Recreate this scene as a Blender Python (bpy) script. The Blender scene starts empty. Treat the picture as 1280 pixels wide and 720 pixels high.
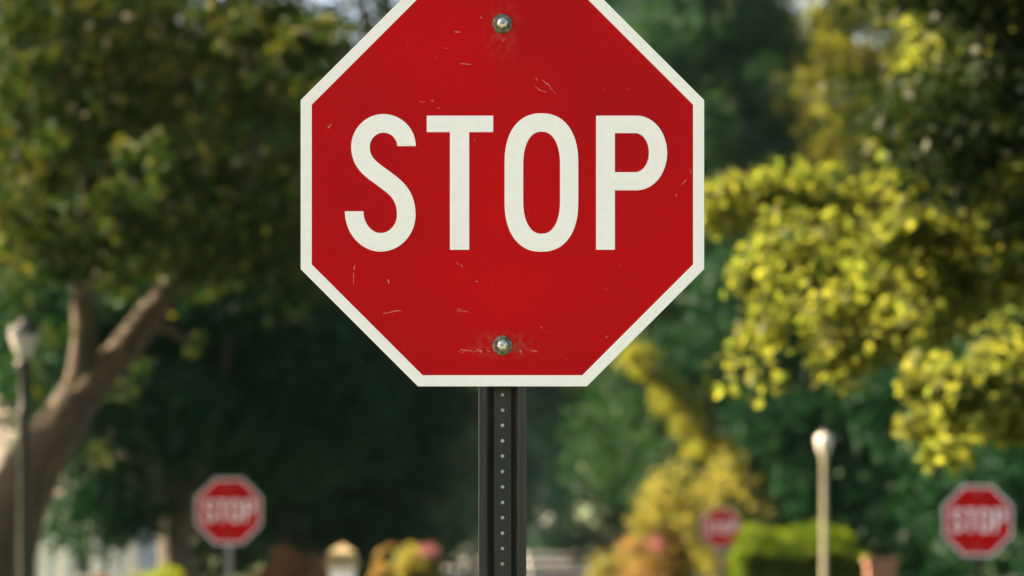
import bpy, bmesh, math, random
import numpy as np
from mathutils import Vector, Matrix
R = math.radians
random.seed(7); rng = np.random.default_rng(11)
sc = bpy.context.scene
col = sc.collection

# ------------------------------------------------------------------ camera numbers
FPX = 3556.0; CAMZ = 1.77
def at(px, py, d):                     # a place seen at that pixel of the 1280x720 photograph, d metres away
    return Vector(((px-640)/FPX*d, d, CAMZ+(720-py)/FPX*d))
def zt(y):                             # the street climbs gently beyond 60 m
    if y <= 60: return 0.0
    t = y-60
    return 0.0305*t*t/(t+18)

# ------------------------------------------------------------------ helpers
def tag(o, label=None, cat=None, group=None, kind=None):
    if label: o['label'] = label
    if cat: o['category'] = cat
    if group: o['group'] = group
    if kind: o['kind'] = kind
    return o
def empty(name, loc):
    o = bpy.data.objects.new(name, None); o.location = loc; col.objects.link(o); o.empty_display_size = 0.2
    return o
def copy_tree(o, parent=None):
    c = o.copy(); col.objects.link(c)
    if parent: c.parent = parent
    for ch in list(o.children): copy_tree(ch, c)
    return c
class MB:
    """collects verts/faces (faces any size) then links them as ONE mesh object"""
    def __init__(s): s.v = []; s.f = []; s.n = 0
    def add(s, v, f):
        s.v.extend([tuple(p) for p in v]); s.f.extend([tuple(i+s.n for i in q) for q in f]); s.n += len(v); return s
    def box(s, x0, x1, y0, y1, z0, z1):
        v = [(x0,y0,z0),(x1,y0,z0),(x1,y1,z0),(x0,y1,z0),(x0,y0,z1),(x1,y0,z1),(x1,y1,z1),(x0,y1,z1)]
        return s.add(v, [(0,3,2,1),(4,5,6,7),(0,1,5,4),(1,2,6,5),(2,3,7,6),(3,0,4,7)])
    def tube(s, pts, rad, seg=10, wob=0.0):
        pts = [Vector(p) for p in pts]; n = len(pts); v = []; f = []
        prev = None
        for i, p in enumerate(pts):
            t = (pts[min(i+1,n-1)]-pts[max(i-1,0)]).normalized()
            if prev is None:
                a = Vector((0,1,0)) if abs(t.y) < 0.9 else Vector((1,0,0))
                u = t.cross(a).normalized()
            else: u = (prev - t*prev.dot(t)).normalized()
            prev = u; w = t.cross(u)
            for k in range(seg):
                a = 2*math.pi*k/seg; r = rad[i]*(1+wob*random.uniform(-1,1))
                v.append(p+u*math.cos(a)*r+w*math.sin(a)*r)
        for i in range(n-1):
            for k in range(seg):
                k2 = (k+1)%seg
                f.append((i*seg+k, i*seg+k2, (i+1)*seg+k2, (i+1)*seg+k))
        f.append(tuple(range(seg-1,-1,-1))); f.append(tuple((n-1)*seg+k for k in range(seg)))
        return s.add(v, f)
    def lathe(s, prof, seg=24, c=(0,0,0), axis='z'):
        v = []; f = []; n = len(prof)
        for (r, h) in prof:
            for k in range(seg):
                a = 2*math.pi*k/seg
                if axis == 'z': v.append((c[0]+r*math.cos(a), c[1]+r*math.sin(a), c[2]+h))
                else: v.append((c[0]+r*math.cos(a), c[1]-h, c[2]+r*math.sin(a)))    # h grows towards the camera side (-y)
        for i in range(n-1):
            for k in range(seg):
                k2 = (k+1)%seg; f.append((i*seg+k, i*seg+k2, (i+1)*seg+k2, (i+1)*seg+k))
        f.append(tuple(range(seg-1,-1,-1))); f.append(tuple((n-1)*seg+k for k in range(seg)))
        return s.add(v, f)
    def prism(s, loop, y0, y1):        # loop of (x, z), front at y0
        n = len(loop)
        v = [(x, y0, z) for x, z in loop]+[(x, y1, z) for x, z in loop]
        f = [tuple(range(n)), tuple(range(2*n-1, n-1, -1))]+[(i, n+i, n+(i+1)%n, (i+1)%n) for i in range(n)]
        return s.add(v, f)
    def build(s, name, mat, parent=None, smooth=False, fix=True):
        me = bpy.data.meshes.new(name); me.from_pydata(s.v, [], s.f); me.update()
        if fix:
            bm = bmesh.new(); bm.from_mesh(me); bmesh.ops.recalc_face_normals(bm, faces=bm.faces); bm.to_mesh(me); bm.free()
        if smooth: me.polygons.foreach_set('use_smooth', [True]*len(me.polygons))
        me.materials.append(mat)
        o = bpy.data.objects.new(name, me); col.objects.link(o)
        if parent: o.parent = parent
        return o
def np_mesh(name, V, nper, mat, parent=None, group_faces=1):
    """V: (count*nper, 3) array of separate polygons with nper corners"""
    cnt = len(V)//nper
    me = bpy.data.meshes.new(name)
    me.vertices.add(len(V)); me.vertices.foreach_set('co', V.astype(np.float32).ravel())
    me.loops.add(len(V)); me.loops.foreach_set('vertex_index', np.arange(len(V), dtype=np.int32))
    me.polygons.add(cnt); me.polygons.foreach_set('loop_start', np.arange(0, len(V), nper, dtype=np.int32))
    me.update(calc_edges=True); me.validate()
    me.materials.append(mat)
    o = bpy.data.objects.new(name, me); col.objects.link(o)
    if parent: o.parent = parent
    return o

# ------------------------------------------------------------------ materials
def newmat(name):
    m = bpy.data.materials.new(name); m.use_nodes = True
    nt = m.node_tree; b = nt.nodes['Principled BSDF']; return m, nt, b
def N(nt, t, **kw):
    n = nt.nodes.new(t)
    for k, v in kw.items(): setattr(n, k, v)
    return n
def ramp(nt, fac, stops):
    r = N(nt, 'ShaderNodeValToRGB'); cr = r.color_ramp
    while len(cr.elements) < len(stops): cr.elements.new(0.5)
    for e, (p, c) in zip(cr.elements, stops): e.position = p; e.color = (*c, 1)
    nt.links.new(fac, r.inputs[0]); return r.outputs[0]
def noisy(name, c1, c2, scale=5, rough=0.7, metal=0, bump=0.0, stretch=None, detail=6, spec=0.5):
    m, nt, b = newmat(name)
    tc = N(nt, 'ShaderNodeTexCoord'); mp = N(nt, 'ShaderNodeMapping')
    if stretch: mp.inputs['Scale'].default_value = stretch
    nt.links.new(tc.outputs['Object'], mp.inputs[0])
    no = N(nt, 'ShaderNodeTexNoise'); no.inputs['Scale'].default_value = scale; no.inputs['Detail'].default_value = detail
    nt.links.new(mp.outputs[0], no.inputs['Vector'])
    nt.links.new(ramp(nt, no.outputs['Fac'], [(0.35, c1), (0.65, c2)]), b.inputs['Base Color'])
    b.inputs['Roughness'].default_value = rough; b.inputs['Metallic'].default_value = metal
    b.inputs['Specular IOR Level'].default_value = spec
    if bump:
        bp = N(nt, 'ShaderNodeBump'); bp.inputs['Strength'].default_value = bump; bp.inputs['Distance'].default_value = 0.02
        nt.links.new(no.outputs['Fac'], bp.inputs['Height']); nt.links.new(bp.outputs[0], b.inputs['Normal'])
    return m
def leafmat(name, stops, tint, trans=0.45, rough=0.5, patch=0.35):
    """leaves: colour differs from leaf to leaf and from bough to bough; part of the light passes through"""
    m, nt, b = newmat(name)
    g = N(nt, 'ShaderNodeNewGeometry'); tc = N(nt, 'ShaderNodeTexCoord')
    no = N(nt, 'ShaderNodeTexNoise'); no.inputs['Scale'].default_value = patch; no.inputs['Detail'].default_value = 2
    nt.links.new(tc.outputs['Object'], no.inputs['Vector'])
    mx = N(nt, 'ShaderNodeMix'); mx.data_type = 'FLOAT'; mx.inputs[0].default_value = 0.5
    nt.links.new(g.outputs['Random Per Island'], mx.inputs[2]); nt.links.new(no.outputs['Fac'], mx.inputs[3])
    c = ramp(nt, mx.outputs[0], stops)
    nt.links.new(c, b.inputs['Base Color']); b.inputs['Roughness'].default_value = rough
    b.inputs['Specular IOR Level'].default_value = 0.05
    tr = N(nt, 'ShaderNodeBsdfTranslucent')
    mm = N(nt, 'ShaderNodeMix'); mm.data_type = 'RGBA'; mm.blend_type = 'MULTIPLY'; mm.inputs[0].default_value = 1
    nt.links.new(c, mm.inputs[6]); mm.inputs[7].default_value = (*tint, 1)
    nt.links.new(mm.outputs[2], tr.inputs[0])
    ms = N(nt, 'ShaderNodeMixShader'); ms.inputs[0].default_value = trans
    nt.links.new(b.outputs[0], ms.inputs[1]); nt.links.new(tr.outputs[0], ms.inputs[2])
    nt.links.new(ms.outputs[0], nt.nodes['Material Output'].inputs[0])
    return m
def sign_paint(name, base, dark, light, rough, seed):
    """reflective sheeting: slow fading, fine grain, small pits"""
    m, nt, b = newmat(name)
    tc = N(nt, 'ShaderNodeTexCoord')
    mp = N(nt, 'ShaderNodeMapping'); mp.inputs['Location'].default_value = (seed, seed*2, seed*3)
    nt.links.new(tc.outputs['Object'], mp.inputs[0])
    n1 = N(nt, 'ShaderNodeTexNoise'); n1.inputs['Scale'].default_value = 2.6; n1.inputs['Detail'].default_value = 4
    n2 = N(nt, 'ShaderNodeTexNoise'); n2.inputs['Scale'].default_value = 95; n2.inputs['Detail'].default_value = 5
    n3 = N(nt, 'ShaderNodeTexVoronoi'); n3.inputs['Scale'].default_value = 34
    for n in (n1, n2, n3): nt.links.new(mp.outputs[0], n.inputs['Vector'])
    c = ramp(nt, n1.outputs['Fac'], [(0.3, dark), (0.7, base)])
    c2 = ramp(nt, n2.outputs['Fac'], [(0.3, (0.97,)*3), (0.7, (1.015,)*3)])
    mu = N(nt, 'ShaderNodeMix'); mu.data_type = 'RGBA'; mu.blend_type = 'MULTIPLY'; mu.inputs[0].default_value = 1
    nt.links.new(c, mu.inputs[6]); nt.links.new(c2, mu.inputs[7])
    pit = ramp(nt, n3.outputs['Distance'], [(0.0, (1,)*3), (0.045, (0,)*3)])
    m2 = N(nt, 'ShaderNodeMath'); m2.operation = 'MULTIPLY'
    sp = N(nt, 'ShaderNodeSeparateColor'); nt.links.new(n3.outputs['Color'], sp.inputs[0])
    gt = N(nt, 'ShaderNodeMath'); gt.operation = 'GREATER_THAN'; gt.inputs[1].default_value = 0.86
    nt.links.new(sp.outputs[0], gt.inputs[0]); nt.links.new(pit, m2.inputs[0]); nt.links.new(gt.outputs[0], m2.inputs[1])
    m3 = N(nt, 'ShaderNodeMath'); m3.operation = 'MULTIPLY'; m3.inputs[1].default_value = 0.35; nt.links.new(m2.outputs[0], m3.inputs[0])
    mi = N(nt, 'ShaderNodeMix'); mi.data_type = 'RGBA'; nt.links.new(m3.outputs[0], mi.inputs[0])
    nt.links.new(mu.outputs[2], mi.inputs[6]); mi.inputs[7].default_value = (*light, 1)
    last = mi.outputs[2]
    if name == 'red_sheeting':
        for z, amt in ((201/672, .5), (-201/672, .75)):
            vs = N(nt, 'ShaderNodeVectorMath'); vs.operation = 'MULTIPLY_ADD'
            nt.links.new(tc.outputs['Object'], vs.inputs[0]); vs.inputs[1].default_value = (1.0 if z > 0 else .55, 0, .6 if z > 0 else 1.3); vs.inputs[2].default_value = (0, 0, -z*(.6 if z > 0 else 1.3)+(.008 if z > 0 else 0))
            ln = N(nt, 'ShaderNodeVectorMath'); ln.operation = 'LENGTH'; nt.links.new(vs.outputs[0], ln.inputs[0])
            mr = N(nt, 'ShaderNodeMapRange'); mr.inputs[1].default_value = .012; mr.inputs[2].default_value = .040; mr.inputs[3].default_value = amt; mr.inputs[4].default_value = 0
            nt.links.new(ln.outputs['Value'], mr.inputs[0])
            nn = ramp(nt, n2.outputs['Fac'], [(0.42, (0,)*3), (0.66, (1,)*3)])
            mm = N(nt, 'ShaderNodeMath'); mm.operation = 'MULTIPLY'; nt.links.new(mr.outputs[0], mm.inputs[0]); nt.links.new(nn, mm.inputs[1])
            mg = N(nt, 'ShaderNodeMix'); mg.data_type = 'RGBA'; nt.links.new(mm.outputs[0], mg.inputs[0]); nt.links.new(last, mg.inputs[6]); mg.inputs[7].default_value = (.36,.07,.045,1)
            last = mg.outputs[2]
    nt.links.new(last, b.inputs['Base Color'])
    rr = N(nt, 'ShaderNodeMapRange'); rr.inputs[3].default_value = rough-0.07; rr.inputs[4].default_value = rough+0.12
    nt.links.new(n1.outputs['Fac'], rr.inputs[0]); nt.links.new(rr.outputs[0], b.inputs['Roughness'])
    b.inputs['Specular IOR Level'].default_value = 0.06
    bp = N(nt, 'ShaderNodeBump'); bp.inputs['Strength'].default_value = 0.04; bp.inputs['Distance'].default_value = 0.002
    nt.links.new(n2.outputs['Fac'], bp.inputs['Height']); nt.links.new(bp.outputs[0], b.inputs['Normal'])
    return m

M = {}
M['red'] = sign_paint('red_sheeting', (0.58,0.004,0.005), (0.43,0.005,0.008), (0.7,0.12,0.08), 0.42, 1.3)
M['white'] = sign_paint('white_sheeting', (0.93,0.875,0.89), (0.90,0.845,0.86), (0.6,0.5,0.4), 0.45, 4.1)
M['alu'] = noisy('bare_aluminium', (0.42,0.43,0.43), (0.55,0.55,0.54), 20, 0.45, 0.9)
M['scratch'] = noisy('scratched_sheeting', (0.52,0.04,0.035), (0.66,0.25,0.19), 120, 0.7)
M['rust'] = noisy('dirty_ring', (0.36,0.035,0.02), (0.48,0.02,0.014), 60, 0.7)
M['bolt'] = noisy('weathered_zinc', (0.30,0.29,0.25), (0.80,0.79,0.72), 160, 0.24, 0.85, 0.3)
M['washer'] = noisy('grimy_washer', (0.07,0.065,0.045), (0.22,0.20,0.15), 120, 0.5, 0.7, 0.3)
M['post'] = noisy('dark_green_post_paint', (0.006,0.008,0.006), (0.017,0.017,0.013), 9, 0.42, 0.0, 0.15, (6,6,0.6), 6, 0.5)
M['hole_stud'] = noisy('galvanised_hole_stud', (0.45,0.45,0.42), (0.75,0.75,0.70), 200, 0.45, 0.3)
M['greypost'] = noisy('galvanised_post', (0.25,0.26,0.25), (0.36,0.36,0.34), 12, 0.5, 0.5)
M['darkpost'] = noisy('brown_post', (0.02,0.016,0.012), (0.04,0.033,0.026), 12, 0.6)
M['bark'] = noisy('rough_bark', (0.012,0.009,0.005), (0.062,0.040,0.018), 3.2, 0.9, 0, 1.0, (3,3,0.7), 8)
M['bark2'] = noisy('dark_bark', (0.022,0.018,0.013), (0.06,0.048,0.035), 3, 0.9, 0, 0.8, (3,3,0.7), 8)
M['blackiron'] = noisy('black_iron', (0.006,0.007,0.006), (0.015,0.016,0.014), 14, 0.5, spec=0.25)
M['paleiron'] = noisy('cream_painted_pole', (0.30,0.28,0.19), (0.38,0.35,0.25), 10, 0.5)
M['globe'] = noisy('frosted_glass', (0.46,0.42,0.37), (0.55,0.50,0.44), 6, 0.35)
M['bulbglass'] = noisy('milky_lantern_glass', (0.20,0.20,0.17), (0.27,0.26,0.22), 6, 0.35)
M['asphalt'] = noisy('asphalt', (0.026,0.030,0.033), (0.042,0.046,0.050), 30, 0.9, 0, 0.3)
M['grass'] = noisy('grass_ground', (0.04,0.07,0.02), (0.09,0.11,0.03), 0.6, 0.95, 0, 0.4)
M['concrete'] = noisy('concrete', (0.17,0.18,0.18), (0.24,0.25,0.245), 8, 0.9, 0, 0.2)
M['roadpaint'] = noisy('road_paint', (0.6,0.6,0.57), (0.78,0.78,0.74), 15, 0.7)
M['clap'] = noisy('white_clapboard', (0.66,0.66,0.64), (0.78,0.78,0.75), 3, 0.6)
M['cream'] = noisy('cream_stucco', (0.66,0.58,0.40), (0.74,0.67,0.50), 3, 0.8)
M['ochre'] = noisy('ochre_stone', (0.22,0.17,0.08), (0.30,0.24,0.12), 6, 0.85)
M['roof'] = noisy('shingle_roof', (0.09,0.075,0.06), (0.16,0.13,0.11), 6, 0.9)
M['pane'] = noisy('window_glass', (0.03,0.04,0.05), (0.06,0.07,0.08), 2, 0.1)
M['brick'] = noisy('terracotta_wall', (0.20,0.09,0.05), (0.28,0.13,0.075), 4, 0.85)
T = (1.5,1.45,0.55)
M['leaf_near'] = leafmat('maple_leaves', [(0.2,(0.042,0.066,0.014)), (0.5,(0.084,0.100,0.022)), (0.8,(0.136,0.138,0.032))], (1.9,1.9,1.0), 0.6)
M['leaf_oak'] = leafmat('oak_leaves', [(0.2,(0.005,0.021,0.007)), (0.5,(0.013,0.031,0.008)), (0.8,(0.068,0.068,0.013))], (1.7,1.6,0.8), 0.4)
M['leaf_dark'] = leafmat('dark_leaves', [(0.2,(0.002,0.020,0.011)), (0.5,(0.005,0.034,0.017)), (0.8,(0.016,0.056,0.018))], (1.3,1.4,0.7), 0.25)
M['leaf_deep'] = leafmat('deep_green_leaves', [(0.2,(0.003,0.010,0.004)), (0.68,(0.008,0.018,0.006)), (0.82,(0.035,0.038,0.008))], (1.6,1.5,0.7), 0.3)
M['leaf_haze'] = leafmat('haze_tinted_leaves', [(0.2,(0.04,0.11,0.085)), (0.5,(0.06,0.14,0.11)), (0.8,(0.09,0.17,0.12))], (1.2,1.4,1.0), 0.35)  # distance haze put into the leaf colour of the trees at the road's end
M['leaf_sun'] = leafmat('yellow_green_leaves', [(0.2,(0.09,0.115,0.02)), (0.5,(0.15,0.165,0.03)), (0.8,(0.23,0.22,0.05))], (1.7,1.6,0.8), 0.5)
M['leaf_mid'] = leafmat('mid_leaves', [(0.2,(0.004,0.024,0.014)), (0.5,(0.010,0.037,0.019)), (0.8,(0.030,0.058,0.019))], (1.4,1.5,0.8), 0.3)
M['leaf_gold'] = leafmat('golden_leaves', [(0.2,(0.10,0.11,0.03)), (0.5,(0.17,0.17,0.045)), (0.8,(0.26,0.24,0.075))], (1.5,1.35,0.7), 0.5)
M['leaf_lime'] = leafmat('lime_leaves', [(0.2,(0.07,0.11,0.012)), (0.5,(0.12,0.16,0.014)), (0.8,(0.18,0.20,0.016))], (1.6,1.6,0.5), 0.45)
M['leaf_hedge'] = leafmat('hedge_leaves', [(0.2,(0.014,0.042,0.008)), (0.5,(0.036,0.075,0.008)), (0.8,(0.11,0.14,0.012))], (2.2,2.0,0.5), 0.45)
M['leaf_russet'] = leafmat('russet_leaves', [(0.2,(0.13,0.06,0.035)), (0.5,(0.20,0.09,0.05)), (0.8,(0.26,0.14,0.07))], (1.3,1.1,0.8), 0.35)
M['leaf_orange'] = leafmat('orange_leaves', [(0.2,(0.17,0.11,0.045)), (0.5,(0.25,0.17,0.065)), (0.8,(0.28,0.23,0.09))], (1.3,1.15,0.7), 0.45)
M['petal'] = leafmat('pink_petals', [(0.2,(0.26,0.10,0.10)), (0.5,(0.33,0.15,0.15)), (0.8,(0.42,0.22,0.21))], (1.2,1.0,1.0), 0.4)

# ------------------------------------------------------------------ the stop signs
SPX = 672.0
def S(px, py): return ((px-628)/SPX, (231-py)/SPX)
HW = 252/SPX
def octa(r, cut):                       # r half width, cut = half length of one side
    return [(-cut,-r),(cut,-r),(r,-cut),(r,cut),(cut,r),(-cut,r),(-r,cut),(-r,-cut)]
def ellipse_pts(cx, cy, rx, ry, a0, a1, n):
    return [(cx+rx*math.cos(R(a0+(a1-a0)*i/n)), cy+ry*math.sin(R(a0+(a1-a0)*i/n))) for i in range(n+1)]
def bez(p0, p1, p2, p3, n=14):
    out = []
    for i in range(n+1):
        t = i/n; u = 1-t
        out.append(tuple(u**3*a+3*u*u*t*b+3*u*t*t*c+t**3*d for a, b, c, d in zip(p0, p1, p2, p3)))
    return out
def ribbon(mb, cl, hw, y0, y1):         # a stroke along a centreline given in photo pixels
    L = []; Rr = []
    for i, p in enumerate(cl):
        a = cl[max(i-1,0)]; b = cl[min(i+1,len(cl)-1)]
        dx, dy = b[0]-a[0], b[1]-a[1]; l = math.hypot(dx, dy) or 1
        nx, ny = -dy/l, dx/l; h = hw[i] if isinstance(hw, list) else hw
        L.append(S(p[0]+nx*h, p[1]+ny*h)); Rr.append(S(p[0]-nx*h, p[1]-ny*h))
    n = len(L); v = [(x,y0,z) for x,z in L]+[(x,y0,z) for x,z in Rr]+[(x,y1,z) for x,z in L]+[(x,y1,z) for x,z in Rr]
    f = []
    for i in range(n-1):
        f += [(i,i+1,n+i+1,n+i), (2*n+i,3*n+i,3*n+i+1,2*n+i+1), (i,2*n+i,2*n+i+1,i+1), (n+i,n+i+1,3*n+i+1,3*n+i)]
    f += [(0,n,3*n,2*n), (n-1,3*n-1,4*n-1,2*n-1)]
    mb.add(v, f)
def ring(mb, outer, inner, y0, y1):     # closed loops of equal length, (x, z)
    n = len(outer)
    v = [(x,y0,z) for x,z in outer]+[(x,y0,z) for x,z in inner]+[(x,y1,z) for x,z in outer]+[(x,y1,z) for x,z in inner]
    f = []
    for i in range(n):
        j = (i+1)%n
        f += [(i,j,n+j,n+i), (i,2*n+i,2*n+j,j), (n+i,n+j,3*n+j,3*n+i), (2*n+i,3*n+i,3*n+j,2*n+j)]
    mb.add(v, f)
YF, YL = -0.0042, -0.0030               # letters stand 1.2 mm proud of the red sheeting at y = -0.003
def letters(parent):
    k = 0.552
    cl = []
    def q(p0, t0, p1, t1):              # quarter-ellipse like curve
        return bez(p0, (p0[0]+t0[0], p0[1]+t0[1]), (p1[0]-t1[0], p1[1]-t1[1]), p1)
    segs = [((508.2,183),(0,-28.3*k),(479.3,154.6),(-29*k,0)), ((479.3,154.6),(-28.5*k,0),(450.7,184),(0,29*k)),
            ((450.7,184),(0,21),(481,224.5),(15.5,11.5)), ((481,224.5),(15.5,11.5),(507.9,269),(0,24)),
            ((507.9,269),(0,34*k),(475.8,303.2),(-32*k,0)), ((475.8,303.2),(-33*k,0),(442.8,264.4),(0,-38*k))]
    for a in segs:
        pts = q(*a); cl += pts if not cl else pts[1:]
    cl[0] = (508.2,183); cl.insert(1, (508.2,182)); cl.insert(-1, (442.8,265.4))
    m = MB(); ribbon(m, cl, 11.6, YF, YL); m.build('letter', M['white'], parent)
    m = MB(); m.prism([S(533.5,145), S(616.5,145), S(616.5,165.5), S(586.5,165.5), S(586.5,312.5), S(562.5,312.5), S(562.5,165.5), S(533.5,165.5)], YF, YL)
    m.build('letter', M['white'], parent)
    def oloop(x0, x1, y0, y1, ey):
        cx = (x0+x1)/2; rx = (x1-x0)/2; e = 0.88
        def sup(a):                     # slightly squared ellipse ends
            c, s = math.cos(a), math.sin(a)
            return (math.copysign(abs(c)**e, c), math.copysign(abs(s)**e, s))
        top = [sup(math.pi+math.pi*i/28) for i in range(29)]
        bot = [sup(math.pi*i/28) for i in range(29)]
        return [S(cx+rx*a, y0+ey+ey*b) for a, b in top]+[S(cx+rx*a, y1-ey+ey*b) for a, b in bot]
    m = MB(); ring(m, oloop(630.7,722.8,142,315,62), oloop(654,700,165,292.5,42), YF, YL); m.build('letter', M['white'], parent)
    o = [S(745,145)]+[S(*p) for p in ellipse_pts(796,191.6,37.8,46.6,-90,90,24)]+[S(745,238.2)]
    i = [S(768.5,166.8)]+[S(*p) for p in ellipse_pts(794,191.2,17,24.4,-90,90,24)]+[S(768.5,215.6)]
    m = MB(); ring(m, o, i, YF, YL); m.prism([S(745,238.2), S(768.5,238.2), S(768.5,312.5), S(745,312.5)], YF, YL)
    m.build('letter', M['white'], parent)
def bolt_part(parent, x, z, r=0.0185):
    w = MB(); w.lathe([(r,0.003),(r*1.0,0.0048),(r*0.88,0.0058),(r*0.62,0.0060)], 28, (x,0,z), 'y')
    wo = w.build('washer', M['washer'], parent, True)
    h = MB(); a = random.uniform(0, 1)
    hexa = [(x+0.0105*math.cos(a+math.pi/3*i), z+0.0105*math.sin(a+math.pi/3*i)) for i in range(6)]
    h.prism(hexa, -0.0105, -0.0058)
    h.lathe([(0.0098,0.0100),(0.0088,0.0118),(0.0060,0.0136),(0.0030,0.0145),(0.0006,0.0147)], 18, (x,0,z), 'y')
    for b in (0.3, 0.3+math.pi/2): # cross slot lips
        dx, dz = math.cos(b), math.sin(b)
        h.tube([(x-dx*0.0042,-0.0143,z-dz*0.0042),(x+dx*0.0042,-0.0143,z+dz*0.0042)], [0.0009,0.0009], 6)
    h.build('bolt', M['bolt'], wo, False)
def scratches(parent):
    rs = random.Random(3)
    def mark(pts, w=0.8):
        n = len(pts); cl = []
        for i in range(n-1):
            for t in range(3):
                u = t/3; cl.append((pts[i][0]*(1-u)+pts[i+1][0]*u+rs.uniform(-.5,.5), pts[i][1]*(1-u)+pts[i+1][1]*u+rs.uniform(-.5,.5)))
        cl.append(pts[-1]); m = len(cl)
        hw = [max(0.12, w*0.5*math.sin(math.pi*(i+0.5)/m)*rs.uniform(0.4,1.3)) for i in range(m)]
        mb = MB(); ribbon(mb, cl, hw, -0.00325, -0.0030); mb.build('scratch', M['scratch'], parent)
    L = [[(600,21),(603,24)], [(567,40),(576,41)], [(543,72),(546,74)], [(524,127),(531,128)], [(538,126),(543,127)], [(546,134),(549,137)],
         [(409,161),(416,155)], [(411,158),(414,156)], [(628,52),(632,47)], [(670,97),(672,101)], [(668,108),(675,113),(684,116)], [(678,100),(686,107),(694,118)],
         [(862,212),(864,217)], [(852,231),(858,225)], [(443,330),(443,338)], [(442,340),(442,355)], [(485,349),(486,355)], [(483,392),(492,389),(502,389)],
         [(478,393),(486,391)], [(568,388),(577,390),(583,389),(588,391)], [(572,386),(578,388)], [(594,352),(598,353)], [(571,328),(573,331)], [(575,330),(579,334)],
         [(572,440),(578,437),(583,438),(590,440),(598,439),(604,438)], [(576,442),(582,438)], [(588,437),(592,441)], [(596,436),(603,441)], [(609,438),(614,440)],
         [(751,359),(758,361)], [(754,360),(759,362)], [(774,331),(776,333)], [(676,408),(678,411)], [(664,438),(672,440)], [(757,420),(759,423)], [(650,438),(652,442)],
         [(844,243),(846,246)], [(846,352),(848,355)], [(784,109),(785,112)], [(575,80),(590,81)], [(556,60),(560,61)]]
    for l in L: mark(l, 1.6)
    for _ in range(38):                 # fine chips
        x, y = rs.uniform(430,830), rs.uniform(20,460); a = rs.uniform(0,3.1); r = rs.uniform(1,3.4)
        mark([(x,y),(x+r*math.cos(a),y+r*math.sin(a))], rs.uniform(0.5,0.9))
def sign_board(root, detail=True):
    """octagonal panel; its front sheeting faces -y"""
    C = 105.5/SPX
    p = MB(); p.prism(octa(HW-0.0006, C-0.0003), -0.0010, 0.0010); panel = p.build('sign_panel', M['alu'], root)
    bo = octa(HW, C); k = (HW-13.8/SPX)/HW; bi = [(x*k, z*k) for x, z in bo]
    f = MB(); f.prism(bi, -0.0030, -0.0010); face = f.build('red_face', M['red'], panel)
    b = MB(); ring(b, bo, bi, -0.0034, -0.0009); b.build('border', M['white'], panel)
    letters(panel)
    for z in (201/SPX, -201/SPX): bolt_part(root, 0.0, z)
    if detail: scratches(panel)
    return panel
def u_post(root, zb, zt_, mat, w=0.0446, name='post'):
    """U-channel: two flanges against the sign's back, a web set back between them"""
    prof = [(-w,0.0),(-w+0.0150,0.0),(-w+0.0175,0.003),(-0.0185,0.028),(-0.0155,0.030),(0.0155,0.030),(0.0185,0.028),(w-0.0175,0.003),(w-0.0150,0.0),(w,0.0)]
    th = 0.0035
    off = [(x, y+th) if i not in (3,6) else (x-math.copysign(0.003,x), y+th) for i, (x, y) in enumerate(prof)]
    m = MB(); n = len(prof); y0 = 0.0014
    # small lip at each flange edge
    v = [(x, y+y0, zz) for zz in (zb, zt_) for (x, y) in prof]+[(x, y+y0, zz) for zz in (zb, zt_) for (x, y) in off]
    f = []
    for i in range(n-1):
        f += [(i,i+1,n+i+1,n+i), (2*n+i,3*n+i,3*n+i+1,2*n+i+1), (i,2*n+i,2*n+i+1,i+1), (n+i,n+i+1,3*n+i+1,3*n+i)]
    f += [(0,n,3*n,2*n), (n-1,3*n-1,4*n-1,2*n-1)]
    m.add(v, f)
    if w > .04:
        for x in (-w+.0015, w-.0015, w-.0125, -w+.0125): m.tube([(x,.0016,zb+.002),(x,.0016,zt_-.002)], [.0013,.0013], 8)
    return m.build(name, mat, root)

SZ = CAMZ+(720-231)/FPX*(FPX/SPX)       # height of the big sign's centre
root = empty('stop_sign', (at(628,231,FPX/SPX).x, FPX/SPX, 0))
tag(root, 'big red octagonal stop sign in sharp focus on a dark riveted post', 'stop sign')
hub = root
def shift_children(r, dz):
    for ch in r.children: ch.location.z += dz
sign_board(root, True)
for ch in root.children: ch.location.z = SZ
post = u_post(root, -0.12, SZ+0.33, M['post'])
zr = SZ-(492-231)/SPX; n = 0
while zr > 0.05 and n < 90:
    rv = MB(); rv.lathe([(0.0036,0.0),(0.0034,0.0009),(0.0022,0.0018),(0.0006,0.0021)], 12, (0.0,0.0304,zr), 'y')
    rv.build('hole_stud', M['hole_stud'], post, True)  # pale domed studs modelled in place of the post's punched holes
    zr -= 19.35/SPX; n += 1

# the smaller signs down the street share the big sign's board
def far_sign(px, py, wpx, mat, label, rz):
    d = FPX*0.75/wpx; c = at(px, py, d)
    r = empty('stop_sign', (c.x, c.y, zt(c.y))); tag(r, label, 'stop sign', 'stop signs down the street')
    for ch in list(root.children):
        if ch.name.startswith('post'): continue
        cp = copy_tree(ch, r); cp.location.z = c.z-zt(c.y)
    for ch in list(r.children_recursive):
        if ch.name.startswith('scratch'): bpy.data.objects.remove(ch)
    u_post(r, -0.12, c.z-zt(c.y)+0.33, mat, 0.042 if mat is M['darkpost'] else 0.034)
    r.rotation_euler.z = R(rz); return r
far_sign(286, 639, 82, M['greypost'], 'blurred stop sign before dark shrubs, left of the big sign', -4)
far_sign(1222, 651, 88, M['darkpost'], 'blurred stop sign on a dark post by the cream house at the right edge', 5)
far_sign(901, 660, 49, M['greypost'], 'smallest, most distant stop sign, standing beside the clipped hedge', 3)

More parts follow.
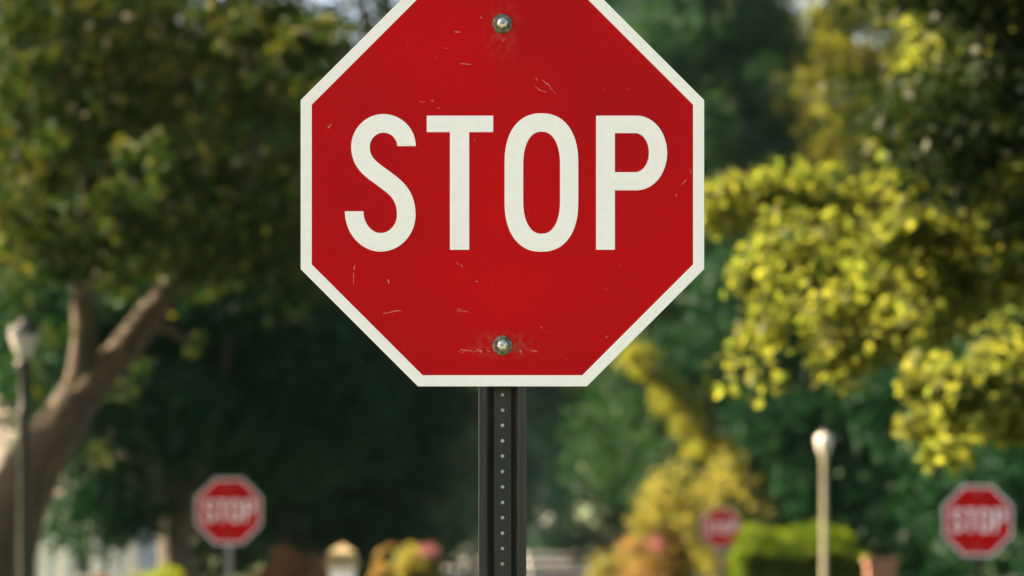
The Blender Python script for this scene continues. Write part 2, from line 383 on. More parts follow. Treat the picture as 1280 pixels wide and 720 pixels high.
# ------------------------------------------------------------------ lamps
c = at(30, 430, 23.5); L1 = empty('street_lamp', (c.x, c.y, 0)); tag(L1, 'black iron street lamp with capped lantern before the leaning trunk', 'street lamp')
h = c.z
m = MB(); m.lathe([(0.12,-0.05),(0.12,0.12),(0.085,0.20),(0.075,0.55),(0.052,0.62),(0.045,h-0.62),(0.058,h-0.60),(0.058,h-0.56),(0.04,h-0.52),(0.038,h-0.24),(0.07,h-0.20),(0.075,h-0.16),(0.05,h-0.13)], 20)
m.build('lamp_post', M['blackiron'], L1, True)
m = MB(); m.lathe([(0.05,h-0.13),(0.075,h-0.07),(0.115,h+0.03),(0.13,h+0.08)], 20); m.build('lamp_glass', M['bulbglass'], L1, True)
m = MB(); m.lathe([(0.145,h+0.081),(0.135,h+0.10),(0.09,h+0.14),(0.05,h+0.17),(0.03,h+0.20),(0.005,h+0.23)], 20); m.build('lamp_cap', M['blackiron'], L1, True)
m = MB(); m.tube([(-0.18,0,h-0.5),(0.10,0,h-0.5)], [0.012,0.012], 8); m.build('banner_arm', M['blackiron'], L1)
c = at(1030, 556, 46); L2 = empty('street_lamp', (c.x, c.y, 0)); tag(L2, 'slim cream street lamp with a pale globe beside the hedge', 'street lamp')
h = c.z
m = MB(); m.lathe([(0.12,-0.05),(0.12,0.10),(0.08,0.2),(0.048,0.6),(0.037,h-0.25),(0.052,h-0.22),(0.052,h-0.18),(0.05,h-0.16)], 18); m.build('lamp_post', M['paleiron'], L2, True)
m = MB(); m.lathe([(0.06,h-0.16),(0.085,h-0.11),(0.115,h-0.02),(0.13,h+0.07),(0.125,h+0.12),(0.08,h+0.165),(0.04,h+0.18)], 20); m.build('lamp_globe', M['globe'], L2, True)
m = MB(); m.lathe([(0.06,h+0.165),(0.055,h+0.20),(0.02,h+0.25),(0.004,h+0.27)], 14); m.build('finial', M['blackiron'], L2, True)

# ------------------------------------------------------------------ foliage
def leaves(centres, radii, counts, size, flat=0.75, shape='hex', bias=0.35):
    """polygons scattered through soft clumps; returns the corner array"""
    cs = np.repeat(np.asarray(centres, float), counts, axis=0); rs = np.repeat(np.asarray(radii, float), counts)
    n = len(cs)
    d = rng.normal(size=(n,3)); d /= np.linalg.norm(d, axis=1)[:,None]
    r = rng.random(n)**bias*1.0
    p = cs+d*(r*rs)[:,None]*np.array([1,1,flat])+rng.normal(size=(n,3))*(rs*0.10)[:,None]
    nn = rng.normal(size=(n,3))*0.8+d*0.5+np.array([0,0,0.5]); nn /= np.linalg.norm(nn, axis=1)[:,None]
    a = rng.normal(size=(n,3)); u = np.cross(nn, a); u /= np.linalg.norm(u, axis=1)[:,None]; w = np.cross(nn, u)
    s = size*rng.uniform(0.6,1.35,n)
    if shape == 'hex': sh = np.array([(-1.0,0),(-0.35,0.62),(0.45,0.72),(1.0,0.05),(0.4,-0.7),(-0.4,-0.6)])
    else: sh = np.array([(-1.0,0),(0.1,0.55),(1.0,0),(0.1,-0.55)])
    k = len(sh)
    V = p[:,None,:]+(u[:,None,:]*sh[None,:,0:1]+w[:,None,:]*sh[None,:,1:2])*(s*0.5)[:,None,None]
    V += nn[:,None,:]*(np.abs(sh[None,:,1:2])*(s*0.12)[:,None,None])
    return V.reshape(-1,3), k
def ellipsoid_clumps(c, rad, K, cr, lo=-0.75, seed=0, bias=0.38):
    g = np.random.default_rng(seed); out = []
    ph = g.uniform(0,6.28,6)
    while len(out) < K:
        d = g.normal(size=3); d /= np.linalg.norm(d)
        if d[2] < lo: continue
        az = math.atan2(d[1], d[0])
        lump = 1+0.16*math.sin(3*az+ph[0])+0.12*math.sin(5*az+ph[1]+2*d[2])+0.13*math.sin(6*d[2]+ph[2])
        r = g.random()**bias*lump
        out.append(np.array(c)+d*r*np.array(rad))
    return out, cr*g.uniform(0.6,1.35,K)
def limbs(mb, start, targets, r0, g, seg=6):
    for t in targets:
        s = Vector(start(g.random())); t = Vector(t); mid = s.lerp(t, 0.5)+Vector((g.uniform(-.3,.3),g.uniform(-.3,.3),g.uniform(-0.1,.5)))*((t-s).length*0.18)
        q1 = s.lerp(mid,.5); q3 = mid.lerp(t,.5)
        mb.tube([s,q1,mid,q3,t], [r0,r0*.8,r0*.6,r0*.38,r0*.12], seg, 0.08)
def tree(name, px, d, crown_c, crown_r, label, mat, K=90, cr=1.1, per=260, size=0.22, trunk_r=0.28, group=None, seed=1, lo=-0.75, bark='bark2', name_crown='crown', bias=0.38, xoff=0.0):
    g = np.random.default_rng(seed*13+5); random.seed(seed)
    x = (px-640)/FPX*d+xoff; z0 = zt(d)
    rt = empty(name, (x, d, z0)); tag(rt, label, 'tree', group)
    cc = np.array(crown_c)             # relative to the base
    cl, rr = ellipsoid_clumps(cc, crown_r, K, cr, lo, seed, bias)
    V, k = leaves(cl, rr, [int(per*g.uniform(0.6,1.4)) for _ in cl], size, shape='quad')
    np_mesh(name_crown, V, k, mat, rt)
    t = MB(); top = Vector((cc[0]*0.8, cc[1]*0.8, cc[2]+crown_r[2]*0.35))
    pts = [Vector((0,0,-0.3)), Vector((0.0,0.05,0.25)), Vector((cc[0]*.15+g.uniform(-.15,.15),0,cc[2]*.3)), Vector((cc[0]*.45+g.uniform(-.3,.3),cc[1]*.4,cc[2]*.65)), Vector((cc[0]*.7,cc[1]*.7,cc[2]*.95)), top]
    t.tube(pts, [trunk_r*1.5,trunk_r*1.1,trunk_r,trunk_r*.8,trunk_r*.55,trunk_r*.15], 10, 0.06)
    idx = list(range(0, len(cl), max(1, len(cl)//16)))
    st = lambda u: pts[2].lerp(pts[4], u)
    limbs(t, st, [cl[i] for i in idx], trunk_r*0.42, g)
    t.build('trunk', M[bark], rt, True)
    return rt

# ---- the leaning tree on the left, 30 m away
D = 30.0
def rel(p, b): return tuple(Vector(p)-Vector(b))
base = Vector((at(-8,720,D).x, D, 0)); oak = empty('leaning_tree', base)
tag(oak, 'old tree with a thick leaning forked trunk at the left edge', 'tree')
m = MB(); random.seed(4)
tp = [(-12,1000),(-10,760),(-2,690),(18,630),(48,575),(78,530),(100,492)]
tr = [0.62,0.46,0.41,0.36,0.30,0.27,0.23]
pts = [Vector(rel(at(a,b,D), base)) for a, b in tp]; pts[0].z = -0.2
m.tube(pts, tr, 16, 0.04)
l1 = [(92,505,0),(101,465,0),(106,420,-.1),(103,370,-.2),(104,320,-.3),(112,240,-.6),(98,150,-1.0),(70,60,-1.4)]
m.tube([Vector(rel(at(a,b,D+o), base)) for a, b, o in l1], [.17,.15,.125,.115,.11,.09,.07,.05], 12, 0.05)
l2 = [(92,510,0),(122,474,.0),(150,442,.1),(178,405,.1),(208,366,0.1),(250,320,.3),(300,250,.8),(330,150,1.2)]
m.tube([Vector(rel(at(a,b,D+o), base)) for a, b, o in l2], [.21,.185,.17,.155,.135,.10,.08,.05], 12, 0.05)
for a in ([(104,330,-.3),(60,250,-.5),(10,180,-.8),(-60,90,-1)], [(250,320,.3),(330,300,.5),(400,240,.8),(450,150,1.2)], [(112,240,-.6),(180,160,-.9),(260,60,-1.2)],
          [(178,405,.1),(210,410,.2),(240,430,.3)], [(300,250,.8),(230,110,2.5),(200,-60,4)]):
    m.tube([Vector(rel(at(p,q,D+o), base)) for p, q, o in a], [.07,.05,.035,.02][:len(a)], 8, 0.05)
m.build('trunk', M['bark'], oak, True)
g = np.random.default_rng(21); cl = []; rr = []; ct = []
def clump(px, py, dd, r, n): cl.append(rel(at(px,py,dd), base)); rr.append(r); ct.append(n)
for i in range(330):                    # the mass over the left of the picture
    px = g.uniform(-160,500); py = g.uniform(-420,350)
    if py > 240 and px < 330 and g.random() < 0.35: continue
    if px > 400 and py > 200 and g.random() < 0.5: continue
    if px < 110 and py > 150 and g.random() < 0.6: continue
    clump(px, py, D+g.uniform(-2.2,4.5), g.uniform(.35,.8), int(g.uniform(120,260)))
for i in range(75):
    clump(g.uniform(-20,340), g.uniform(-60,315), D-g.uniform(1.2,2.6), g.uniform(.3,.6), int(g.uniform(70,150)))
for (px,py) in [(235,345),(262,330),(290,300),(250,300),(310,330),(340,300),(225,325),(98,322),(112,318),(60,300)]:
    clump(px, py, D-1.0, .28, 110)
for i in range(120):                    # the crown goes on above and to the left of the frame
    clump(g.uniform(-300,500), g.uniform(-900,-250), D+g.uniform(0,5), g.uniform(.6,1.0), 150)
for (px,py,r,n) in [(160,215,.42,190),(175,255,.38,150),(150,270,.3,100),(200,262,.22,80),(145,310,.3,110),(40,250,.35,130),(60,300,.3,110),(20,330,.4,150),(8,190,.25,90),
                    (245,300,.18,45),(255,310,.2,45),(360,280,.22,60),(210,170,.2,60),(165,65,.14,40),(290,35,.2,60),(370,40,.3,90),(240,430,.16,45),(175,460,.16,50),(155,490,.2,60),
                    (122,565,.16,60),(130,580,.12,40),(20,380,.3,120),(60,420,.25,90),(150,370,.2,70),(30,460,.28,110),(50,500,.2,70),(8,520,.25,90),(310,345,.2,60),(270,360,.2,60)]:
    clump(px, py, D+(1.6 if py > 330 else -0.8)+g.uniform(-.5,.5), r, n//2)
g2 = random.Random(8)
m = MB()
for pts_, n_, rad_ in [([(103,370,-.2),(130,330,-2),(160,270,-3.6),(175,215,-4.2)], 26, .2), ([(130,330,-2),(190,270,-3.6),(215,255,-4.2)], 14, .17), ([(103,370,-.1),(70,320,-2),(40,290,-3.4),(5,260,-4.2)], 26, .22),
                       ([(70,320,-2),(40,240,-3.6),(20,190,-4)], 14, .18), 
                       ([(300,250,.8),(330,120,-2),(290,35,-3.6)], 14, .16), ([(330,120,-2),(360,60,-3.6),(390,40,-4)], 14, .18)]:
    P = [Vector(rel(at(a,b,D+o), base)) for a, b, o in pts_]
    m.tube(P, [.05,.035,.025,.01][:len(P)], 7, .05)
    for i in range(n_):
        u = (0.45+0.55*g2.random())*(len(P)-1); j = min(int(u), len(P)-2); q = P[j].lerp(P[j+1], u-j)
        cl.append(tuple(q+Vector((g2.gauss(0,.17),g2.gauss(0,.2),g2.gauss(0,.17))))); rr.append(rad_*g2.uniform(.6,1.3)); ct.append(int(g2.uniform(25,60)))
m.tube([Vector(rel(at(a,b,D+o), base)) for a, b, o in [(70,60,-1.0),(140,20,-1.2),(240,44,-1.5),(330,58,-1.6),(430,68,-1.6),(560,60,-1.4)]], [.05,.06,.065,.06,.045,.03], 9, .06)
m.build('branch', M['bark2'], oak, True)
V, k = leaves(cl, rr, ct, 0.115, shape='quad'); np_mesh('crown', V, k, M['leaf_oak'], oak)

# ---- the maple reaching in from the right, 22 m away
D = 22.0
base = Vector((at(1560,720,D).x, D+0.5, 0)); mp = empty('maple_tree', base)
tag(mp, 'broad maple reaching in from the right with bright yellow-green leaf sprays', 'tree')
m = MB(); random.seed(9)
top = Vector((-0.6,0.2,9.5)); tpts = [Vector((0,0,-.3)), Vector((0,0,.2)), Vector((-.1,0,2)), Vector((-.3,.1,4.5)), Vector((-.5,.2,7)), top]
m.tube(tpts, [.5,.36,.3,.24,.16,.05], 14, 0.05)
cl = []; rr = []; ct = []
def spray(pts, r0, n, rad=0.3, fall=0.25):      # a bough through photo positions, with leaf clumps along its outer part
    P = [Vector(rel(at(a,b,D+o), base)) for a, b, o in pts]
    m.tube(P, [r0*(1-0.85*i/(len(P)-1)) for i in range(len(P))], 7, 0.06)
    for i in range(n):
        u = (0.12+0.88*random.random())*(len(P)-1); j = min(int(u), len(P)-2); q = P[j].lerp(P[j+1], u-j)
        cl.append(tuple(q+Vector((random.gauss(0,1)*fall,random.gauss(0,1)*fall*1.2,random.gauss(0,1)*fall*.8)))); rr.append(rad*random.uniform(.5,1.25)); ct.append(int(random.uniform(38,80)))
spray([(1500,300,.3),(1330,330,-1.2),(1230,335,-2.0),(1130,350,-2.6),(1060,380,-2.9),(1010,430,-3.0)], .07, 44, .24, .17)
spray([(1500,260,.3),(1300,270,-.6),(1150,260,-1.0),(1030,255,-1.3),(950,255,-1.5),(905,235,-1.6)], .07, 34, .22, .14)
spray([(1230,335,-2.0),(1150,385,-2.9),(1110,410,-3.2),(1070,435,-3.4)], .04, 24, .2, .14)
spray([(1150,260,-1.0),(1060,310,-1.9),(990,345,-2.3),(955,300,-2.5)], .035, 26, .2, .14)
spray([(1230,335,-2.0),(1180,290,-2.9),(1120,275,-3.2)], .03, 12, .18, .13)
spray([(1500,420,.3),(1340,440,-2.2),(1275,455,-3.8),(1225,480,-4.6),(1185,515,-4.8)], .06, 44, .17, .12)
spray([(1340,440,-2.2),(1290,480,-4.2),(1262,505,-4.6)], .03, 26, .15, .10)
spray([(1480,150,.3),(1300,180,-1.4),(1190,190,-2.4),(1120,165,-2.8)], .06, 16, .2, .15)
spray([(1330,330,-1.2),(1290,250,-3.2),(1240,250,-3.6)], .03, 10, .16, .12)
g = np.random.default_rng(5)
for i in range(160):                    # the dense part of the crown, top right
    px = 1320-abs(g.normal())*110-g.uniform(-30,80); py = g.uniform(-420,240)
    if px < 1165: px = g.uniform(1180,1500)
    cl.append(rel(at(px,py,D+g.uniform(-1.2,3.0)), base)); rr.append(g.uniform(.3,.55)); ct.append(int(g.uniform(110,200)))
for i in range(110):
    cl.append(rel(at(g.uniform(1270,1900),g.uniform(-500,420),D+g.uniform(-3,4)), base)); rr.append(g.uniform(.4,.8)); ct.append(70)
for i in range(14): # limbs carrying the dense part
    t = cl[-1-i*7]; limbs(m, lambda u: tpts[2].lerp(tpts[4], u), [t], .09, g)
for i in range(20):
    t = cl[-115-i*8]; limbs(m, lambda u: tpts[3].lerp(tpts[5], u), [t], .08, g)
m.build('trunk', M['bark2'], mp, True)
V, k = leaves(cl, [r*1.12 for r in rr], [int(c*2.0) for c in ct], 0.074, shape='hex'); np_mesh('crown', V, k, M['leaf_near'], mp)

# ---- trees further down the street
G1 = 'dark trees along the street'
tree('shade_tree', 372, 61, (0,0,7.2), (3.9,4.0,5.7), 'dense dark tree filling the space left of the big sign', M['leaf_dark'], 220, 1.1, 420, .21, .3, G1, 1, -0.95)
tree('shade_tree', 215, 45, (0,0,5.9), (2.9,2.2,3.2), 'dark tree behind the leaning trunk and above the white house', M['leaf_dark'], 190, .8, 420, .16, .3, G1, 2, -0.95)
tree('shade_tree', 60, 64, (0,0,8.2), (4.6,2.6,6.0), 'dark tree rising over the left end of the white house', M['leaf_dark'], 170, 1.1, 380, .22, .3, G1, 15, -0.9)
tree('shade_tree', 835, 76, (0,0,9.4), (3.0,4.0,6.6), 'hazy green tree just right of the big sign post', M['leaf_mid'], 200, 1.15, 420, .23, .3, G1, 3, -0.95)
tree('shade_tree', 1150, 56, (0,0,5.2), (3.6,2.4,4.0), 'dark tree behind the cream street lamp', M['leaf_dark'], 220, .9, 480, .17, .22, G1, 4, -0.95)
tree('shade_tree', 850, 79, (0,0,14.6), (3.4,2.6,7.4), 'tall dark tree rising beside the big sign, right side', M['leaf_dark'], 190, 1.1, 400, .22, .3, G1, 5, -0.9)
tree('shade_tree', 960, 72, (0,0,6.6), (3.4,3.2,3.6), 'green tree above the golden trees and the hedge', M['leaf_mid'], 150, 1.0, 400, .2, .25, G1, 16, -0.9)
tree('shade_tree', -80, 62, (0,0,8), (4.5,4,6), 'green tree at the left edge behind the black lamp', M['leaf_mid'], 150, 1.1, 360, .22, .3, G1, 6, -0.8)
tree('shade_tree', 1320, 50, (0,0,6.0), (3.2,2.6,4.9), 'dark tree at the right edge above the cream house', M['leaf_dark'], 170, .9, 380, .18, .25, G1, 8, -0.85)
tree('golden_tree', 1060, 89, (0,0,13.5), (3.2,3.2,9), 'tall pale golden tree lit by the sun at the upper right', M['leaf_sun'], 150, 1.1, 330, .24, .3, None, 7, -0.8)
tree('golden_tree', 905, 67, (0,0,2.9), (1.9,1.6,1.5), 'small golden tree above the most distant stop sign', M['leaf_gold'], 40, .55, 220, .16, .12, None, 9, -0.9)
tree('golden_tree', 1000, 68.6, (0,0,2.8), (1.8,1.6,2.1), 'small yellow tree behind the clipped hedge', M['leaf_sun'], 40, .55, 200, .16, .12, None, 10, -0.9)
G2 = 'tall trees closing the far end of the street'
for i, (px, d, hx, hz, lab) in enumerate([(60,125,8,11,'far tree behind the leaning trunk'), (300,135,8,11.5,'far tree above the left stop sign'), (560,170,7,13,'far haze-tinted tree directly left of the sign post'),
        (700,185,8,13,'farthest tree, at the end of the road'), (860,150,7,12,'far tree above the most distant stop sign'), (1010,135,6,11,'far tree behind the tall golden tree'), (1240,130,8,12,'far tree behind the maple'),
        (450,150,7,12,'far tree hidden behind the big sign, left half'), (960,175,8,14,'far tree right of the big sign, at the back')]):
    tree('tall_tree', px, d, (0,0,hz), (hx,5,hz*1.15), lab, M['leaf_haze' if px in (560,700) else 'leaf_mid'], 220, 2.0, 380, .42, .45, G2, 30+i, -0.95)

tree('shade_tree', -440, 31.5, (0,0,4.4), (1.7,1.6,2.4), 'unseen low tree added left of the leaning trunk to shade it', M['leaf_dark'], 90, .6, 300, .12, .15, None, 17, -0.95)  # out of view, added to keep the sun off the lower leaning trunk
# a slender yellow tree arching to the left
D = 68.5; base = Vector((at(1000,720,D).x, D, zt(D))); st_ = empty('golden_tree', base); tag(st_, 'slender yellow tree arching left above the most distant stop sign', 'tree')
g = random.Random(12); cl = []; rr = []; ct = []
pp = [(1000,760),(985,660),(950,600),(895,555),(850,505),(815,460),(798,438)]
P = [Vector(rel(at(a,b,D), base)) for a, b in pp]; P[0].z = -.2
m = MB(); m.tube(P, [.13,.11,.09,.07,.05,.035,.02], 9, .05); m.build('trunk', M['bark2'], st_, True)
for i in range(95):
    u = 2.0+4.0*g.random(); j = min(int(u), 5); q = P[j].lerp(P[j+1], u-j); w_ = .30 if u < 4 else .13
    cl.append(tuple(q+Vector((g.gauss(0,w_),g.gauss(0,w_),g.gauss(0,w_*.8))))); rr.append(g.uniform(.18,.4)); ct.append(50)
V, k = leaves(cl, rr, ct, 0.15, shape='quad'); np_mesh('crown', V, k, M['leaf_sun'], st_)
# a dark-leaved tree in front of the maple's crown, upper right
D = 19.5; base = Vector((at(1500,720,D).x, D, 0)); dt = empty('dark_tree', base); tag(dt, 'near dark-leaved tree filling the upper right corner', 'tree')
g = np.random.default_rng(55); cl = []; rr = []; ct = []
for i in range(520):
    py = g.uniform(-420,310); left = 1150+max(0,py-120)*0.55+60*math.sin(py*.03)+35*math.sin(py*.075+1); px = left+g.uniform(0,1)**1.2*(1750-left)
    cl.append(rel(at(px,py,D+g.uniform(-1.5,1.5)), base)); rr.append(g.uniform(.2,.48)); ct.append(int(g.uniform(90,210)))
m = MB(); random.seed(31)
tp = [Vector((0,0,-.3)),Vector((0,0,.2)),Vector((.05,.0,1.8)),Vector((-.1,.1,4)),Vector((-.2,.1,6.3)),Vector((-.3,.1,8.2))]
m.tube(tp, [.42,.3,.25,.2,.14,.05], 12, .05)
limbs(m, lambda u: tp[2].lerp(tp[4], u), [cl[i] for i in range(0,520,18)], .08, g)
m.build('trunk', M['bark2'], dt, True)
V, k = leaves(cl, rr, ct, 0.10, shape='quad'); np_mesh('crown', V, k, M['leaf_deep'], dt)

# ------------------------------------------------------------------ shrubs and hedge
def shrub(px, ptop, d, wpx, label, mat, name='shrub', flowers=None, group=None, seed=1, n=80, size=.10, per=170):
    g = np.random.default_rng(seed+77); s = FPX/d; w = wpx/s; z0 = zt(d); hgt = CAMZ+(720-ptop)/s-z0
    r = empty(name, ((px-640)/s, d, z0)); tag(r, label, 'shrub', group)
    cl, rr = ellipsoid_clumps((0,0,hgt*.5), (w*.40,w*.40,hgt*.42), n, min(w,hgt)*.24, -1.1, seed, .4)
    V, k = leaves(cl, rr, [per]*len(cl), size, shape='quad'); np_mesh('foliage', V, k, mat, r)
    t = MB()
    for i in range(7): t.tube([(g.uniform(-.1,.1),g.uniform(-.1,.1),-.1), tuple(np.array(cl[i])*.5), tuple(cl[i])], [.03,.02,.006], 6)
    t.build('stem', M['bark2'], r, True)
    if flowers:
        fc = [np.array(((fx-px)/s, -w*.42, CAMZ+(720-fy)/s-z0)) for fx, fy, fr in flowers]
        V, k = leaves(fc, [fr/s for _,_,fr in flowers], [170]*len(fc), .07, shape='hex'); np_mesh('blossom', V, k, M['petal'], r)
    return r
shrub(365, 664, 44, 90, 'brownish red shrub between the left stop sign and the pale pillar', M['leaf_russet'], 'russet_shrub', seed=3)
shrub(482, 668, 50.5, 40, 'orange shrub left of the pink blossoming one', M['leaf_orange'], 'orange_shrub', seed=4)
shrub(522, 668, 49, 62, 'yellow shrub with pink blossom left of the sign post', M['leaf_gold'], 'flowering_shrub', [(535,690,14)], seed=5)
shrub(822, 655, 68, 95, 'orange shrub with pink blossom left of the most distant stop sign', M['leaf_orange'], 'flowering_shrub', [(820,678,14)], seed=6)
shrub(200, 696, 40, 84, 'low lime green shrub before the white house', M['leaf_lime'], 'lime_shrub', seed=7)
shrub(765, 690, 80, 70, 'low yellow shrub at the roadside near the road end', M['leaf_gold'], 'yellow_shrub', seed=8)
shrub(1245, 693, 34, 40, 'small dark shrub under the right stop sign', M['leaf_dark'], 'dark_shrub', seed=9)
shrub(1172, 700, 40, 30, 'dark shrub just left of the right stop sign post', M['leaf_dark'], 'dark_shrub', seed=12)
shrub(226, 690, 48, 52, 'small dark shrub at the corner of the white house', M['leaf_dark'], 'dark_shrub', seed=18)
shrub(120, 712, 46, 60, 'brownish low shrub at the foot of the white house', M['leaf_russet'], 'low_shrub', seed=13)
# clipped hedge
D = 50.0; s = FPX/D; hc = empty('clipped_hedge', ((1003-640)/s, D, 0)); tag(hc, 'long clipped hedge with a sunlit lime top and dark face', 'hedge')
hw = 77/s; ht = CAMZ+(720-673)/s
g = np.random.default_rng(3); nL = 26000
face = g.random(nL); P = np.empty((nL,3))
X = g.uniform(-hw,hw,nL); Y = g.uniform(0,1.6,nL); Z = g.uniform(0,ht,nL)
P[:,0] = X; P[:,1] = Y; P[:,2] = Z
a = face < .42; P[a,1] = g.normal(0,.05,a.sum()); P[a,2] = np.minimum(P[a,2], ht-g.uniform(.2,.5,a.sum())); b = (face >= .42)&(face < .75); P[b,2] = ht+g.normal(0,.03,b.sum())+g.random(b.sum())**4*.22-(np.clip(.75-P[b,1],0,1)/.75)**2*.42
c1 = (face >= .75)&(face < .82); P[c1,0] = np.sign(X[c1])*hw+g.normal(0,.05,c1.sum()); c2 = (face >= .82)&(face < .92); P[c2,1] = 1.6+g.normal(0,.05,c2.sum())
edge = np.clip((np.abs(P[:,0])-(hw-.35))/.35,0,1); P[:,2] -= np.where(P[:,2] > ht-.25, edge**2*.25, 0); P[:,2] += .05*np.sin(P[:,0]*5)*(P[:,2]/ht)
V, k = leaves(P, np.full(nL,.03), np.ones(nL,int), .10, shape='quad'); np_mesh('foliage', V, k, M['leaf_hedge'], hc)
t = MB()
for i in range(9): t.tube([(-hw+.3+i*(2*hw-.6)/8,.8,-.1), (-hw+.3+i*(2*hw-.6)/8+.05,.8,ht*.5), (-hw+.3+i*(2*hw-.6)/8,.85,ht*.9)], [.04,.03,.01], 6)
t.build('stem', M['bark2'], hc, True)

# ------------------------------------------------------------------ houses, pillar, walls
def house(px0, px1, d, eave, ridge, label, wallmat, columns, seed=1):
    s = FPX/d; x0 = (px0-640)/s; x1 = (px1-640)/s; w = x1-x0; r = empty('house', ((x0+x1)/2, d, zt(d))); tag(r, label, 'house')
    h = w/2; m = MB()
    m.box(-h, h, 0, 7, -.3, eave)
    wall = m.build('wall', wallmat, r)
    m = MB(); z = .3
    while z < eave-.1: m.box(-h+.01, h-.01, -.018, -.001, z, z+.155); z += .18
    m.build('siding', wallmat, wall)
    m = MB(); o = .45
    v = [(-h-o,-o-1.9,eave-.05),(h+o,-o-1.9,eave-.05),(h+o,3.5,ridge),(-h-o,3.5,ridge),(h+o,7+o,eave-.05),(-h-o,7+o,eave-.05)]
    v2 = [(a,b,c+.14) for a,b,c in v]
    m.add(v+v2, [(0,1,2,3),(3,2,4,5),(6,9,8,7),(9,11,10,8),(0,6,7,1),(5,4,10,11),(1,7,8,2),(2,8,10,4),(0,3,9,6),(3,5,11,9)]); rf = m.build('roof', M['roof'], r)
    m = MB(); m.box(-h*.5-.3,-h*.5+.3,3.2,3.8,ridge-.4,ridge+1.0); m.build('chimney', M['brick'], rf)
    m = MB(); m.box(-h-.2,h+.2,-2.0,-.002,-.3,.35); m.build('porch_floor', M['concrete'], r)
    nw = max(2, int(w/2.2))
    for i in range(nw):
        cx = -h+w*(i+.5)/nw
        f = MB()
        f.box(cx-.55,cx-.47,-.06,.0-.019,1.0,2.5); f.box(cx+.47,cx+.55,-.06,-.019,1.0,2.5); f.box(cx-.62,cx+.62,-.07,-.019,2.5,2.6); f.box(cx-.62,cx+.62,-.09,-.019,.92,1.0); f.box(cx-.47,cx+.47,-.05,-.024,1.72,1.77)
        fo = f.build('window_frame', M['clap'], r)
        p = MB(); p.box(cx-.47,cx+.47,-.023,-.019,1.0,2.5); p.build('pane', M['pane'], fo)
    for cxp in columns:
        cx = (cxp-640)/s-(x0+x1)/2
        c = MB(); c.box(cx-.17,cx+.17,-1.92,-1.58,.35,.5); c.lathe([(.13,.5),(.125,1.4),(.105,eave-.25),(.15,eave-.2),(.15,eave-.1)], 16, (cx,-1.75,0)); c.build('column', M['clap'], r)
    b = MB(); b.box(-h-.2,h+.2,-1.95,-1.6,eave-.1,eave+.1); b.build('porch_beam', M['clap'], r)
    return r
house(-60, 172, 52, 3.1, 5.6, 'white clapboard house with porch columns behind the leaning trunk', M['clap'], [62,82,104,140,162])
house(1236, 1460, 54, 3.0, 5.4, 'cream house behind the right stop sign', M['cream'], [1256,1330,1400])
c = at(428, 682, 40); gp = empty('gate_pillar', (c.x, c.y, 0)); tag(gp, 'pale gate pillar with a yellowish stepped cap beside the russet shrub', 'pillar')
m = MB(); m.box(-.17,.17,-.17,.17,-.2,c.z-.32); m.box(-.22,.22,-.22,.22,-.2,.3); m.build('pillar_shaft', M['clap'], gp)
m = MB(); m.box(-.23,.23,-.23,.23,c.z-.319,c.z-.22); m.box(-.19,.19,-.19,.19,c.z-.219,c.z-.10)
m.add([(-.19,-.19,c.z-.099),(.19,-.19,c.z-.099),(.19,.19,c.z-.099),(-.19,.19,c.z-.099),(0,0,c.z+.03)], [(3,2,1,0),(0,1,4),(1,2,4),(2,3,4),(3,0,4)]); m.build('pillar_cap', M['ochre'], gp)
c = at(1094, 697, 47); w1 = empty('garden_wall', (c.x, c.y, 0)); tag(w1, 'short terracotta garden wall at the right end of the hedge', 'wall')
m = MB(); m.box(-.14,.32,-.15,.15,-.2,c.z-.1); m.build('wall_body', M['brick'], w1)
m = MB(); m.box(-.18,.36,-.20,.20,c.z-.099,c.z); m.build('coping', M['brick'], w1)

# ------------------------------------------------------------------ ground, roads, kerbs
ys = [-120,-60,-20,0,8,16,30,45,60]+[60+4*i for i in range(1,40)]+[240,280,340,420,520,650,800]
def sheet(name, x0, x1, lift, mat, y0=-120, y1=800, nx=1, th=0):
    Y = [y0]+[y for y in ys if y0 < y < y1]+[y1]; m = MB(); v = []; f = []
    for y in Y:
        for i in range(nx+1): v.append((x0+(x1-x0)*i/nx, y, zt(y)+lift))
    for j in range(len(Y)-1):
        for i in range(nx): a = j*(nx+1)+i; f.append((a, a+1, a+nx+2, a+nx+1))
    if th:
        n = len(v); v += [(a,b,c-th) for a,b,c in v]
        k = nx+1
        for j in range(len(Y)-1): a = j*k; f += [(a,a+k,n+a+k,n+a),(a+nx,n+a+nx,n+a+k+nx,a+k+nx)]
        f += [(0,n,n+nx,nx), ((len(Y)-1)*k,(len(Y)-1)*k+nx,n+(len(Y)-1)*k+nx,n+(len(Y)-1)*k)]
    m.add(v, f); o = m.build(name, mat); tag(o, kind='structure'); return o
sheet('ground', -500, 500, 0, M['grass'], nx=20)
sheet('road', -2.3, 3.9, .008, M['asphalt'], 16, 600)
sheet('cross_road', -200, 200, .006, M['asphalt'], 8, 16)
sheet('kerb', -2.45, -2.3, .13, M['concrete'], 16.2, 600, 1, .2)
sheet('kerb', 3.9, 4.05, .13, M['concrete'], 16.2, 600, 1, .2)
sheet('kerb', -200, 200, .13, M['concrete'], 7.85, 8.0, 1, .2)
sheet('pavement', -200, 200, .11, M['concrete'], 5.9, 7.85, 1, .2)
sheet('pavement', 4.05, 5.6, .11, M['concrete'], 16.2, 600, 1, .2)
sheet('pavement', -4.0, -2.45, .11, M['concrete'], 16.2, 600, 1, .2)
sheet('centre_line', .75, .87, .013, M['roadpaint'], 20, 300)
sheet('stop_line', -2.2, .6, .014, M['roadpaint'], 16.6, 17.0)

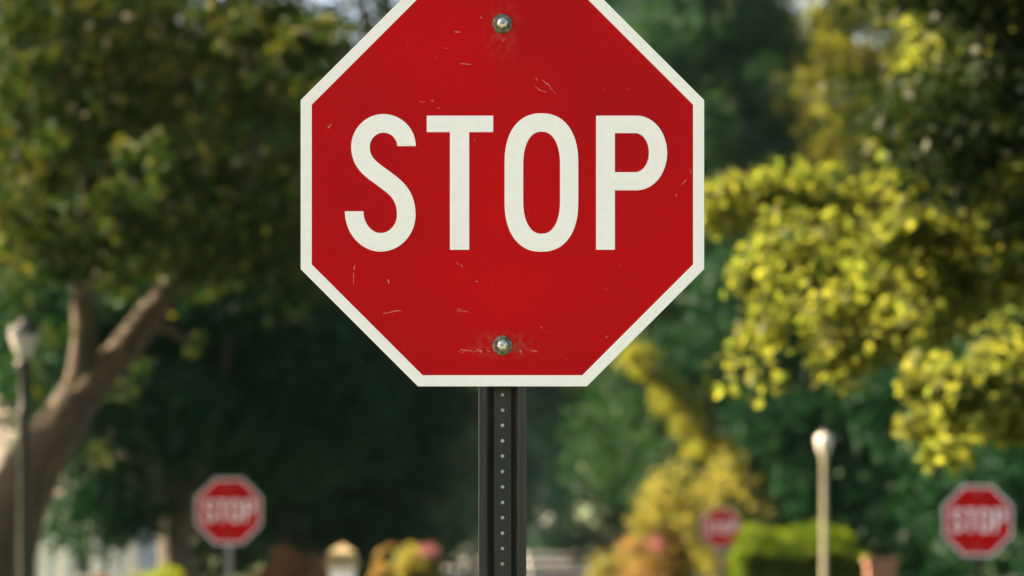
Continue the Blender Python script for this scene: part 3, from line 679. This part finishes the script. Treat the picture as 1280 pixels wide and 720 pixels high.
# ------------------------------------------------------------------ air
HZ = 0.00005
if HZ > 0:
    m = MB(); m.box(-520,520,-130,820,-1.5,60); hz = m.build('haze', M['grass']); tag(hz, kind='stuff')
    mat = bpy.data.materials.new('haze_air'); mat.use_nodes = True; nt = mat.node_tree; nt.nodes.remove(nt.nodes['Principled BSDF'])
    pv = N(nt, 'ShaderNodeVolumePrincipled'); pv.inputs['Density'].default_value = HZ; pv.inputs['Color'].default_value = (.55,.92,.85,1); pv.inputs['Anisotropy'].default_value = 0.2
    nt.links.new(pv.outputs[0], nt.nodes['Material Output'].inputs['Volume']); hz.data.materials.clear(); hz.data.materials.append(mat)

# ------------------------------------------------------------------ light
SUN = Vector((-0.95, 0.22, 0)).normalized(); EL = R(33)
sd = Vector((SUN.x*math.cos(EL), SUN.y*math.cos(EL), math.sin(EL)))
w = bpy.data.worlds.new('World'); sc.world = w; w.use_nodes = True; nt = w.node_tree
sky = N(nt, 'ShaderNodeTexSky'); sky.sky_type = 'NISHITA'; sky.sun_disc = False; sky.sun_elevation = EL
sky.sun_rotation = math.atan2(SUN.x, SUN.y); sky.dust_density = 3.0; sky.air_density = 1.0; sky.ozone_density = 1.0
nt.links.new(sky.outputs[0], nt.nodes['Background'].inputs[0]); nt.nodes['Background'].inputs[1].default_value = 0.052
ld = bpy.data.lights.new('sun', 'SUN'); ld.energy = 5; ld.angle = R(0.5); ld.color = (1.0, 0.86, 0.62)
lo = bpy.data.objects.new('sun', ld); col.objects.link(lo); lo.rotation_euler = sd.to_track_quat('Z', 'Y').to_euler(); lo.location = (0,0,60)

# ------------------------------------------------------------------ camera
cd = bpy.data.cameras.new('camera'); cd.sensor_width = 36; cd.lens = FPX/1280*36; cd.shift_y = 360/1280
cd.clip_start = 0.1; cd.clip_end = 3000
cam = bpy.data.objects.new('camera', cd); col.objects.link(cam); cam.location = (0,0,CAMZ); cam.rotation_euler = (R(90),0,0)
cd.dof.use_dof = True; cd.dof.focus_distance = FPX/SPX; cd.dof.aperture_fstop = 3.5
sc.camera = cam
sc.view_settings.view_transform = 'Standard'; sc.view_settings.look = 'None'; sc.view_settings.gamma = 1; sc.view_settings.exposure = 2.88
sc.view_settings.use_white_balance = True; sc.view_settings.white_balance_temperature = 7250; sc.view_settings.white_balance_tint = 17
sc.render.engine = 'CYCLES'; sc.cycles.use_denoising = True; sc.cycles.max_bounces = 8; sc.cycles.volume_bounces = 0
sc.cycles.transparent_max_bounces = 4
